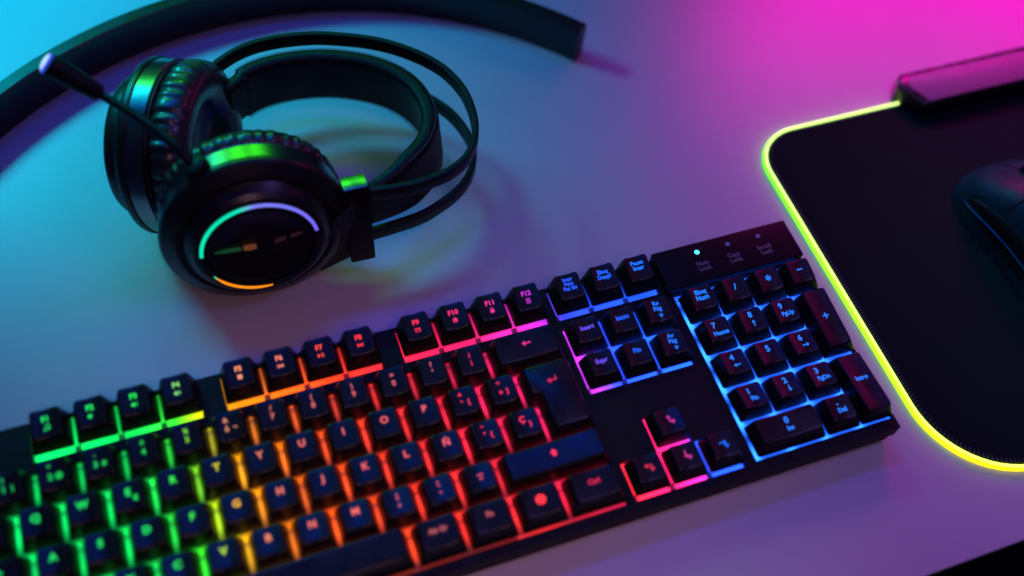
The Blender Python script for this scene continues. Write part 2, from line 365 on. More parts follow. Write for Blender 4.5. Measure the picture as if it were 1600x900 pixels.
def icon(bm, kind, cx, cy, s):
    # kind -> drawn with flat shapes, unit box -0.5..0.5 scaled by s
    b = bmesh.new()
    if kind in ('left', 'right', 'up', 'down'):
        rc(b, -0.15, 0.5, -0.08, 0.08); poly(b, [(-0.5, 0), (-0.12, 0.3), (-0.12, -0.3)])
        rot = {'left': 0, 'right': 180, 'up': -90, 'down': 90}[kind]
        bmesh.ops.rotate(b, verts=b.verts, matrix=Matrix.Rotation(math.radians(rot), 3, 'Z'))
    elif kind == 'enter': rc(b, -0.15, 0.5, -0.1, 0.06); rc(b, 0.36, 0.5, 0.06, 0.4); poly(b, [(-0.55, -0.02), (-0.12, 0.3), (-0.12, -0.34)])
    elif kind == 'shift': poly(b, [(0, 0.5), (-0.5, -0.02), (0.5, -0.02)]); rc(b, -0.24, 0.24, -0.45, -0.02)
    elif kind == 'note': disc(b, -0.22, -0.3, 0.17); disc(b, 0.3, -0.2, 0.17); rc(b, -0.13, -0.05, -0.3, 0.4); rc(b, 0.39, 0.47, -0.2, 0.45); poly(b, [(-0.13, 0.28), (0.47, 0.36), (0.47, 0.5), (-0.13, 0.42)])
    elif kind in ('vol', 'volup', 'mute'):
        rc(b, -0.5, -0.3, -0.18, 0.18); poly(b, [(-0.3, -0.18), (0.0, -0.42), (0.0, 0.42), (-0.3, 0.18)])
        if kind != 'mute': rc(b, 0.12, 0.2, -0.2, 0.2)
        if kind == 'volup': rc(b, 0.3, 0.38, -0.34, 0.34)
        if kind == 'mute': poly(b, [(0.12, 0.2), (0.2, 0.28), (0.5, -0.2), (0.42, -0.28)]); poly(b, [(0.12, -0.2), (0.2, -0.28), (0.5, 0.2), (0.42, 0.28)])
    elif kind == 'stop': rc(b, -0.36, 0.36, -0.36, 0.36)
    elif kind == 'prev': rc(b, -0.5, -0.4, -0.34, 0.34); poly(b, [(-0.4, 0), (0, 0.34), (0, -0.34)]); poly(b, [(0.02, 0), (0.44, 0.34), (0.44, -0.34)])
    elif kind == 'next': rc(b, 0.4, 0.5, -0.34, 0.34); poly(b, [(0.4, 0), (0, 0.34), (0, -0.34)]); poly(b, [(-0.02, 0), (-0.44, 0.34), (-0.44, -0.34)])
    elif kind == 'play': poly(b, [(0.02, 0), (-0.48, 0.34), (-0.48, -0.34)]); rc(b, 0.12, 0.24, -0.34, 0.34); rc(b, 0.34, 0.46, -0.34, 0.34)
    elif kind == 'mail': hollow(b, -0.45, 0.45, -0.32, 0.32, 0.11); poly(b, [(-0.4, 0.26), (0, -0.06), (0.4, 0.26), (0.3, 0.28), (0, 0.06), (-0.3, 0.28)])
    elif kind == 'home': poly(b, [(-0.5, 0.0), (0.5, 0.0), (0, 0.48)]); rc(b, -0.34, -0.1, -0.42, 0); rc(b, 0.1, 0.34, -0.42, 0); rc(b, -0.1, 0.1, -0.16, 0)
    elif kind == 'lock': rc(b, -0.34, 0.34, -0.42, 0.1); rc(b, -0.26, -0.15, 0.1, 0.36); rc(b, 0.15, 0.26, 0.1, 0.36); rc(b, -0.26, 0.26, 0.36, 0.46)
    elif kind == 'calc':
        hollow(b, -0.36, 0.36, -0.46, 0.46, 0.09); rc(b, -0.2, 0.2, 0.14, 0.28)
        for i in (-1, 0, 1):
            for j in (0, 1): rc(b, i * 0.17 - 0.06, i * 0.17 + 0.06, -0.28 + j * 0.2, -0.17 + j * 0.2)
    elif kind == 'bulb':
        disc(b, 0, 0, 0.2)
        for k in range(8):
            a = k * math.pi / 4; disc(b, 0.38 * math.cos(a), 0.38 * math.sin(a), 0.13, 8)
    elif kind == 'minus': rc(b, -0.5, 0.5, -0.11, 0.11)
    elif kind == 'plus': rc(b, -0.5, 0.5, -0.11, 0.11); rc(b, -0.11, 0.11, 0.11, 0.5); rc(b, -0.11, 0.11, -0.5, -0.11)
    elif kind == 'star':
        for k in range(6):
            a = math.radians(90 + 60 * k); ca, sa = math.cos(a), math.sin(a)
            poly(b, [(x * ca - y * sa, x * sa + y * ca) for x, y in ((0.0, -0.09), (0.5, -0.10), (0.5, 0.10), (0.0, 0.09))])
    elif kind == 'menu': hollow(b, -0.4, 0.4, -0.45, 0.45, 0.09); rc(b, -0.22, 0.22, 0.1, 0.18); rc(b, -0.22, 0.22, -0.1, -0.02)
    elif kind == 'hand': disc(b, 0, -0.12, 0.3); disc(b, -0.3, 0.25, 0.15); disc(b, 0.05, 0.36, 0.15); disc(b, 0.36, 0.1, 0.13)
    me = bpy.data.meshes.new('i'); b.to_mesh(me); b.free()
    me.transform(Matrix.Translation((cx, cy, 0)) @ Matrix.Scale(s, 4)); bm.from_mesh(me); bpy.data.meshes.remove(me)
def legend_bm(items):
    bm = bmesh.new()
    for it in items:
        if it[0] == 'i': icon(bm, *it[1:])
        else:
            me = glyph_mesh(it[1]).copy(); me.transform(Matrix.Translation((it[2], it[3], 0)) @ Matrix.Diagonal((it[4], it[4], 1, 1)))
            bm.from_mesh(me); bpy.data.meshes.remove(me)
    return bm
MM = 0.001
def T(s, x, y, sz): return ('t', s, x * MM, y * MM, sz * MM)
def I(k, x, y, s): return ('i', k, x * MM, y * MM, s * MM)
def key(x, y, w, d, row, items, name='keycap', bright=1.0):
    bm, (tw, td, cy, H, tn, dish) = cap_bm(w, d, row, row == 0 or x > 15)
    k = (w, d, row, row == 0 or x > 15)
    if row == 0: y -= 0.08
    if x == 21.5: w = 0.94
    loc = Vector(((x + w / 2) * U, -(y + d / 2) * U, ZK)) - K0
    if k in capmesh:
        bm.free(); o = bpy.data.objects.new(name, capmesh[k]); COL.objects.link(o); o.parent = kb; o.location = loc
    else:
        o = link(name, bm, M['cap'], kb, sharp=28, loc=loc); capmesh[k] = o.data
    o.rotation_euler = (random.gauss(0, 0.005), random.gauss(0, 0.005), random.gauss(0, 0.004))
    if items:
        lb = legend_bm(items)
        for v in lb.verts:
            px, py = v.co.x, v.co.y
            v.co = Vector((px, py + cy, H + tn * py + cap_surface(tw / 2, td / 2, px, py, dish) + 0.00015))
        me = bpy.data.meshes.new('legend'); lb.to_mesh(me); lb.free(); me.materials.append(M['legend'])
        h = hue(x + w / 2, y + d / 2)
        if x + w / 2 < 15.1: c = tuple(1.25 * q * bright + 0.012 * bright for q in h)
        else: c = (h[0] * 0.9 * bright, h[1] * 2.2 * bright, h[2] * 1.25 * bright)
        if 6.3 < x + w / 2 < 12 and y > 0.9: c = (c[0] * 0.85, c[1] * 0.5 + 0.09, c[2] + 0.10)
        if 5.3 < x + w / 2 < 8.6 and y < 0.9: c = (c[0] * 0.9, c[1] * 0.7 + 0.13, c[2] + 0.13)
        paint(me, lambda co: c)
        l = bpy.data.objects.new('legend', me); COL.objects.link(l); l.parent = o
    return o
# function row
key(0, 0, 1, 1, 0, [T('Esc', 0, 1, 3.2)])
fk = ['note', 'vol', 'volup', 'mute', 'stop', 'prev', 'play', 'next', 'mail', 'home', 'lock', 'calc']
for i in range(12):
    x = [2, 6.5, 11][i // 4] + i % 4
    key(x, 0, 1, 1, 0, [T('F%d' % (i + 1), 0, 1.9, 3.5), I(fk[i], 0, -2.0, 3.0)], bright=0.9)
key(15.25 + NV, 0, 1, 1, 0, [T('Impr\nPant\nPet Sis', 0, 1.2, 2.7)])
key(16.25 + NV, 0, 1, 1, 0, [T('Bloq\nDespl', 0, 1.4, 3.1)])
key(17.25 + NV, 0, 1, 1, 0, [T('Pausa\nInter', 0, 1.4, 3.1)])
# number row
nums = [('\u00ba', '\u00aa', '\\'), ('1', '!', '|'), ('2', '"', '@'), ('3', '\u00b7', '#'), ('4', '$', ''), ('5', '%', ''), ('6', '&', '\u00ac'), ('7', '/', ''), ('8', '(', ''), ('9', ')', ''), ('0', '=', ''), ("'", '?', ''), ('\u00a1', '\u00bf', '')]
for i, (a, b, c) in enumerate(nums):
    it = [T(a, -1.4 if c else 0, -1.0, 3.7), T(b, -1.4 if c else 0, 3.0, 3.3)]
    if c: it.append(T(c, 2.2, -1.0, 3.1))
    key(i, 1.25, 1, 1, 1, it, bright=0.62)
key(13, 1.25, 2, 1, 1, [I('left', 0, 1.0, 4.6)], 'backspace_key', bright=0.8)
# letter rows
key(0, 2.25, 1.5, 1, 2, [T('Tab', 0, 1, 3.2)], 'tab_key')
for i, ch in enumerate('QWERTYUIOP'):
    it = [T(ch, 0, 1.3, 4.6)]
    if ch == 'E': it.append(T('\u20ac', 2.8, -2.0, 3.2))
    key(1.5 + i, 2.25, 1, 1, 2, it, bright=0.85)
key(11.5, 2.25, 1, 1, 2, [T('^', -1.2, 2.6, 3.8), T('`', -1.2, -1.4, 4.2), T('[', 2.0, -1.2, 3.2)], bright=0.85)
key(12.5, 2.25, 1, 1, 2, [T('*', -1.2, 2.4, 4.4), T('+', -1.2, -1.4, 3.6), T(']', 2.0, -1.2, 3.2)], bright=0.85)
key(0, 3.25, 1.75, 1, 3, [T('Bloq May\u00fas', 0, 1, 2.6)], 'caps_lock_key')
for i, ch in enumerate('ASDFGHJKL\u00d1'):
    key(1.75 + i, 3.25, 1, 1, 3, [T(ch, 0, 1.3, 4.6)], bright=0.9)
key(11.75, 3.25, 1, 1, 3, [T('\u00a8', -1.2, 2.6, 4.2), T('\u00b4', -1.2, -0.8, 4.2), T('{', 2.0, -1.2, 3.2)], bright=0.9)
key(12.75, 3.25, 1, 1, 3, [T('\u00c7', -1.2, 1.6, 4.2), T('}', 2.0, -1.2, 3.2)], bright=0.9)
key(0, 4.25, 1.25, 1, 4, [I('shift', 0, 1, 3.4)], 'shift_key')
key(1.25, 4.25, 1, 1, 4, [T('>', 0, 2.6, 3.6), T('<', 0, -1.2, 3.6)])
for i, ch in enumerate('ZXCVBNM'): key(2.25 + i, 4.25, 1, 1, 4, [T(ch, 0, 1.3, 4.6)], bright=0.95)
for i, (a, b) in enumerate(((',', ';'), ('.', ':'), ('-', '_'))):
    key(9.25 + i, 4.25, 1, 1, 4, [T(b, 0, 2.8, 4.6), T(a, 0, -0.6, 4.6)], bright=0.95)
key(12.25, 4.25, 2.75, 1, 4, [I('shift', 0, 0.9, 3.8)], 'shift_key')
# L-shaped enter key: the upper part is wider than the lower one
def enter_bm():
    bm = bmesh.new(); L = []
    def outline(i_side, i_top, i_bot, r):
        x0, x1, xm = 13.5 * U + 0.0008 + i_side, 15 * U - 0.0008 - i_side, 13.75 * U + 0.0008 + i_side
        yt, yb, ym = -2.25 * U - 0.0008 - i_top, -4.25 * U + 0.0008 + i_bot, -3.25 * U + 0.0008 + i_bot
        P = [(x1, yt), (x0, yt), (x0, ym), (xm, ym), (xm, yb), (x1, yb)]; out = []
        for i, p in enumerate(P):
            a, b, c = Vector(P[i - 1]), Vector(p), Vector(P[(i + 1) % 6])
            u, v = (a - b).normalized() * r, (c - b).normalized() * r
            for k in range(4):
                t = k / 3; out.append(((b + u) * (1 - t) ** 2 + b * 2 * t * (1 - t) + (b + v) * t ** 2))
        return out
    for s, t, b, r, z in ((0.0003, 0.0003, 0.0003, 0.0009, 0), (0, 0, 0, 0.0010, 0.0006), (0.0002, 0.0001, 0.0002, 0.0010, 0.0016), (INX - 0.0004, INT - 0.0003, INB - 0.0004, 0.0018, 0.0089), (INX, INT, INB, 0.0017, 0.0096), (INX + 0.0005, INT + 0.0005, INB + 0.0005, 0.0014, 0.0098)):
        L.append([Vector((p.x, p.y, ZK + z + (0.0005 if z > 0.005 and p.y > -3 * U else 0))) for p in outline(s, t, b, r)])
    rings(bm, L); return bm
e = klink('enter_key', enter_bm(), M['cap'], sharp=28)
lb = legend_bm([I('enter', 0, 0, 4.8)]); me = bpy.data.meshes.new('legend')
for v in lb.verts: v.co += Vector((14.25 * U, -2.85 * U, ZK + 0.01045)) - K0
lb.to_mesh(me); lb.free(); me.materials.append(M['legend']); ce = tuple(q * 0.75 for q in hue(13.6, 2.6)); paint(me, lambda co: ce)
l = bpy.data.objects.new('legend', me); COL.objects.link(l); l.parent = e
# bottom row
bo = -0.22
key(0, 5.25, 1.25, 1, 5, [T('Ctrl', 0, 1, 3.0)]); key(1.25, 5.25, 1.25 - 0.11, 1, 5, [I('stop', 0, 1, 3.0)]); key(2.5 - 0.11, 5.25, 1.25 - 0.11, 1, 5, [T('Alt', 0, 1, 3.0)])
key(3.75 + bo, 5.25, 6.25, 1, 5, None, 'space_bar')
key(10 + bo, 5.25, 1.25, 1, 5, [T('Alt Gr', 0, 1.2, 3.2)], bright=0.5)
key(11.25 + bo, 5.25, 1.25, 1, 5, [T('Fn', 0, 1.2, 3.4)], bright=0.55)
key(12.5 + bo, 5.25, 1.25, 1, 5, [I('bulb', 0, 0.6, 4.9)], bright=1.5)
key(13.75 + bo, 5.25, 1.25 - bo, 1, 5, [T('Ctrl', 0, 1.2, 3.4)], bright=0.6)
# navigation block and arrows
for x, y, r, it in ((15.25, 1.25, 1, [T('Insert', 0, 1.0, 3.1)]), (16.25, 1.25, 1, [T('Inicio', 0, 1.2, 3.2)]), (17.25, 1.25, 1, [T('Re\nP\u00e1g', 0, 2.2, 3.2), I('hand', 0.6, -3.0, 2.4)]),
                    (15.25, 2.25, 2, [T('Supr', 0, 1.0, 3.4)]), (16.25, 2.25, 2, [T('Fin', 0, 1.2, 3.5)]), (17.25, 2.25, 2, [T('Av\nP\u00e1g', 0, 2.2, 3.2), I('hand', 0.6, -3.0, 2.4)])):
    key(x + NV, y, 1, 1, r, it, bright=0.85)
for x, y, d in ((16.25, 4.25, 'up'), (15.25, 5.25, 'left'), (16.25, 5.25, 'down'), (17.25, 5.25, 'right')):
    key(x + NV, y, 1, 1, 4 if y < 5 else 5, [I(d, 0, 1.0, 3.9), I('hand', 1.4, -0.8, 2.4)], bright=0.85)
# numeric block
NP = [(18.5, 1.25, 1, 1, 1, [T('Bloq\nNum', 0, 1.6, 3.5)]), (19.5, 1.25, 1, 1, 1, [T('/', 0, 1.0, 4.4)]), (20.5, 1.25, 1, 1, 1, [I('star', 0, 1.0, 3.4)]), (21.5, 1.25, 1, 1, 1, [I('minus', 0, 1.0, 3.2)]),
      (18.5, 2.25, 1, 1, 2, [T('7', -1.6, 2.5, 4.3), T('Home', 0.6, -2.0, 3.2)]), (19.5, 2.25, 1, 1, 2, [T('8', 0, 2.9, 4.3), I('up', 0.2, -1.8, 3.4)]), (20.5, 2.25, 1, 1, 2, [T('9', -1.6, 2.9, 4.3), T('PgUp', 0.5, -1.6, 3.1)]),
      (18.5, 3.25, 1, 1, 3, [T('4', -0.6, 2.5, 4.3), I('left', 0.4, -1.8, 3.6)]), (19.5, 3.25, 1, 1, 3, [T('5', 0, 1.8, 4.6)]), (20.5, 3.25, 1, 1, 3, [T('6', -0.4, 2.5, 4.3), I('right', 0.8, -1.8, 3.6)]),
      (18.5, 4.25, 1, 1, 4, [T('1', -1.0, 2.5, 4.3), T('Fin', 0.4, -1.6, 3.2)]), (19.5, 4.25, 1, 1, 4, [T('2', 0, 2.5, 4.3), I('down', 0.4, -1.8, 3.4)]), (20.5, 4.25, 1, 1, 4, [T('3', -1.4, 2.5, 4.3), T('PgDn', 0.4, -1.8, 3.1)]),
      (18.5, 5.25, 2, 1, 5, [T('0', 0, 2.2, 4.4), T('Ins', 0.4, -1.9, 3.2)]), (20.5, 5.25, 1, 1, 5, [T('.', -0.6, 3.2, 4.6), T('Del', 0.5, -1.2, 3.3)]),
      (21.5, 2.25, 1, 2, 2, [I('plus', 0, 0.8, 3.4)]), (21.5, 4.25, 1, 2, 4, [T('Intro', 0, 2.0, 3.3)])]
for x, y, w_, d_, r, it in NP: key(x, y, w_, d_, r, it, bright=1.0)
# indicator panel with three lamps
bm = bmesh.new(); box(bm, 18.30 * U, X1 - 0.0006, -1.16 * U, Y1 + 0.0008, 0.0150, 0.0226, 0.0009, 3)
pn = klink('indicator_panel', bm, M['panel'])
for k, (x, nm) in enumerate(((19.55, 'Num\nLock'), (20.5, 'Caps\nLock'), (21.45, 'Scroll\nLock'))):
    bm = bmesh.new(); lathe_solid(bm, (x * U, -0.24 * U, 0.0225), (0, 0, 1), [(0.0013, 0), (0.0013, 0.0002), (0.0010, 0.00045), (0.0004, 0.0006)], 20)
    o = klink('indicator_light', bm, M['led_on'] if k == 0 else M['led_dim'])
    o['label'] = ['lit cyan indicator light', 'dim middle indicator light', 'dim right indicator light'][k]
    o.parent = pn
    lb = legend_bm([T(nm, 0, 0, 3.5)]); me = bpy.data.meshes.new('indicator_text')
    for v in lb.verts: v.co += Vector((x * U, -0.70 * U, 0.02268)) - K0
    lb.to_mesh(me); lb.free(); me.materials.append(M['print'])
    l = bpy.data.objects.new('indicator_text', me); COL.objects.link(l); l.parent = pn

# ------------------------------------------------------------------ mouse pad
MP = Vector((0.62, -0.04, 0))
pad = empty('mouse_pad', MP, 'black cloth mouse pad with rounded corners and a glowing yellow green rim', 'mouse pad')
def plink(name, bm, material, parent=None, **k):
    for v in bm.verts: v.co -= MP
    return link(name, bm, material, parent or pad, **k)
PX0, PX1, PY0, PY1 = 0.4478, 0.800, -0.1605, 0.0735
def rr_path(x0, x1, y0, y1, r, n=14):
    cx, cy = (x0 + x1) / 2, (y0 + y1) / 2
    return [(cx + x, cy + y) for x, y in rrect((x1 - x0) / 2, (y1 - y0) / 2, r, n)]
def padring(ins, z):
    out = []
    for cx, cy, a0, r in ((PX1, PY1, 0, 0.028), (PX0, PY1, 90, 0.028), (PX0, PY0, 180, 0.050), (PX1, PY0, 270, 0.050)):
        qx, qy = (cx - r if cx == PX1 else cx + r), (cy - r if cy == PY1 else cy + r)
        for k in range(17):
            a = math.radians(a0 + 90 * k / 16); out.append(Vector((qx + (r - ins) * math.cos(a), qy + (r - ins) * math.sin(a), z)))
    return out
bm = bmesh.new(); rings(bm, [padring(0.0026, 0.0003), padring(0.0022, 0.0008), padring(0.0022, 0.0028), padring(0.0032, 0.0036), padring(0.008, 0.0037)])
plink('cloth_surface', bm, M['cloth'])
bm = bmesh.new()
loop = padring(0.0010, 0.0024)
SEC = [(x * 0.72, z) for x, z in ((-0.0010, -0.0016), (-0.0010, 0.0008), (-0.0006, 0.0013), (0.0, 0.0015), (0.0006, 0.0012), (0.0009, 0.0006), (0.0013, -0.0002), (0.0019, -0.0009), (0.0023, -0.0017), (0.0022, -0.0022), (0.0, -0.0022))]
sweep(bm, loop, SEC, closed=True)
o = plink('light_strip', bm, M['strip'])
def f(co):
    z, yy = co.z, co.y + MP.y
    t = min(max((z - 0.0026) / 0.0010, 0), 1); b = min(max((-yy - 0.02) / 0.13, 0), 1)
    core = (0.62 + 1.4 * b * b + 1.0 * max(yy, 0) / 0.07, 2.2, 0.26 + 0.34 * max(yy, 0) / 0.07); skirt = (0.26 + 1.5 * b ** 3, 1.3 + 0.2 * b, 0.0)
    return tuple(core[i] * t + skirt[i] * (1 - t) for i in range(3))
paint(o.data, f)
# edge stitches, one short thread after another
bm = bmesh.new()
path = padring(0.0036, 0.00375)
dense = []
for a, b in zip(path, path[1:] + path[:1]):
    n = max(1, int((b - a).length / 0.0019))
    for k in range(n): dense.append((a.lerp(b, k / n), (b - a).normalized()))
for p, t in dense:
    s = Vector((t.y, -t.x, 0)) * 0.0011
    q = [p - s - t * 0.0003, p + s + t * 0.0002, p + s + t * 0.0007, p - s + t * 0.0002]
    rings(bm, [[Vector((v.x, v.y, 0.0036)) for v in q], [Vector((v.x, v.y, 0.00395)) for v in q]])
plink('stitching', bm, M['stitch'], smooth=False)
bm = bmesh.new()
extr = [(0.5570, 0.0590), (0.5495, 0.0770), (0.5560, 0.0860), (0.700, 0.0860), (0.708, 0.076), (0.700, 0.0590)]
def scaled(pts, s):
    cx = sum(p[0] for p in pts) / len(pts); cy = sum(p[1] for p in pts) / len(pts)
    return [(cx + (x - cx) * (1 - s / 0.08), cy + (y - cy) * (1 - s / 0.0145)) for x, y in pts]
rings(bm, [[Vector((x, y, z)) for x, y in scaled(extr, s)] for s, z in ((0.0004, 0.0006), (0, 0.0015), (0, 0.0118), (0.0007, 0.0134), (0.0016, 0.0140))])
cb = plink('control_box', bm, M['box'], sharp=50)
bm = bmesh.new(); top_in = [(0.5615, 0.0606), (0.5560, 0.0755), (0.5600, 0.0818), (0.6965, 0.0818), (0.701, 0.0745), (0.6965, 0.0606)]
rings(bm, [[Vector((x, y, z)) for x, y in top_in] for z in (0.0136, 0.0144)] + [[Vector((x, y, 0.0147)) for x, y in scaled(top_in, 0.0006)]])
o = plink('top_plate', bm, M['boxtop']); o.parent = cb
# ------------------------------------------------------------------ mouse
MO = Vector((0.575, -0.045, 0.0037))
mo = empty('computer_mouse', MO, 'black computer mouse with a thin trim line resting on the mouse pad', 'mouse')
def mouse_ring(s, inset=0.0, zlo=0.0, full=True):
    # s: 0 front .. 1 back, returns half outline across the body at this station
    y = 0.058 - s * 0.122
    env = max(0.0, 1 - abs(2 * s - 1) ** 3.2) ** 0.5
    hw = (0.0335 + 0.003 * math.cos(s * 2 * math.pi) ) * (0.35 + 0.65 * env) * (env > 0 or 1)
    ht = (0.016 + 0.023 * math.sin(math.pi * min(1, (s * 0.86 + 0.06))) ** 0.9) * (0.28 + 0.72 * env)
    return y, hw, ht
bm = bmesh.new(); L = []
ST = [0.0, 0.006, 0.02, 0.05, 0.09, 0.14, 0.2, 0.27, 0.35, 0.43, 0.51, 0.59, 0.67, 0.75, 0.82, 0.88, 0.93, 0.965, 0.99, 1.0]
def mprofile(hw, ht, n=28):
    out = []
    for k in range(n + 1):
        a = math.pi * k / n; c, s_ = math.cos(a), math.sin(a)
        x = hw * math.copysign(abs(c) ** 0.62, c); z = ht * abs(s_) ** 0.80
        z = 0.0008 + z
        pinch = 1 - 0.07 * math.exp(-((z - 0.012) / 0.006) ** 2)
        out.append((x * pinch, z))
    return out
for s in ST:
    y, hw, ht = mouse_ring(s); L.append([Vector((x, y, z)) for x, z in mprofile(hw, ht)])
rings(bm, L, closed=True)
body = link('body', bm, M['mouse'], mo, sharp=60)
def on_side(s, k, off):
    y, hw, ht = mouse_ring(s); p = mprofile(hw, ht)
    x, z = p[k] if isinstance(k, int) else (p[int(k)][0] * (1 - k % 1) + p[int(k) + 1][0] * (k % 1), p[int(k)][1] * (1 - k % 1) + p[int(k) + 1][1] * (k % 1))
    d = Vector((x, 0, z - 0.012)).normalized(); return Vector((x, y, z)) + d * off
# rubber side grips slightly proud of the body, with a thin glossy trim line under them
for sgn in (1, -1):
    bm = bmesh.new(); rows = []
    for i in range(21):
        s = 0.16 + 0.66 * i / 20; e_ = math.sin(math.pi * i / 20) ** 0.35
        row = []
        for j in range(8):
            kk = 24.8 - 2.4 * e_ / 1 * (j / 7 - 0.5) * 2 * 1.1
            kk = min(max(kk, 18.5), 27.5); kk = kk if sgn == 1 else 28 - kk
            row.append(on_side(s, kk, 0.0007 * (1 if 0 < i < 20 and 0 < j < 7 else -0.4)))
        rows.append(row)
    rings(bm, rows, False, False, closed=False)
    link('side_grip', bm, M['grip'], mo)
    bm = bmesh.new()
    path = [on_side(0.13 + 0.70 * i / 24, (25.7 if sgn == 1 else 2.3), 0.0010) for i in range(25)]
    path = [on_side(0.20, 21.5 if sgn == 1 else 6.5, 0.0008), on_side(0.155, 23.2 if sgn == 1 else 4.8, 0.0008)] + path
    sweep(bm, path, circ(0.00055, 8), scale=lambda t: 0.4 + 0.8 * t)
    link('trim_line', bm, M['gloss'], mo)
bm = bmesh.new()
path = [on_side(0.01 + 0.36 * i / 20, 14, 0.0001) for i in range(21)]
sweep(bm, path, [(-0.0006, -0.0008), (0.0006, -0.0008), (0.0006, 0.0003), (-0.0006, 0.0003)])
link('button_split', bm, M['grip'], mo)
bm = bmesh.new(); lathe_solid(bm, (0, 0.028, 0.0295), (1, 0, 0), [(0.0095, -0.0038), (0.0108, -0.0030), (0.0108, 0.0030), (0.0095, 0.0038)], 36)
link('scroll_wheel', bm, M['grip'], mo)
bm = bmesh.new()
path = [on_side(0.33, 14 + k * 0.45, 0.0002) for k in range(0, 18)]
sweep(bm, path, [(-0.0003, -0.0005), (0.0003, -0.0005), (0.0003, 0.0002), (-0.0003, 0.0002)], up=Vector((0, 1, 0)))
link('button_seam', bm, M['grip'], mo)
mo.location = (0.5715, -0.050, 0.0037); mo.rotation_euler = (0, 0, math.radians(2))

# ------------------------------------------------------------------ curved bar behind the headset
BC = Vector((0.1904, 0.0119, 0)); BR = 0.2341
bm = bmesh.new(); loops = []
for k in range(97):
    a = math.radians(39.4 + (196 - 39.4) * k / 96); u = Vector((math.cos(a), math.sin(a), 0))
    loops.append([u * (BR + d) + Vector((0, 0, z)) for d, z in ((0.0, 0.0006), (0.0003, 0.0), (0.0085, 0.0), (0.0088, 0.0006), (0.0088, 0.0245), (0.0080, 0.0255), (0.0008, 0.0255), (0.0, 0.0248))])
rings(bm, loops)
bar = link('curved_bar', bm, M['bar'], loc=BC, sharp=30)
tag(bar, 'long black bar bent in an arc, standing on edge on the desk behind the headset', 'bar')

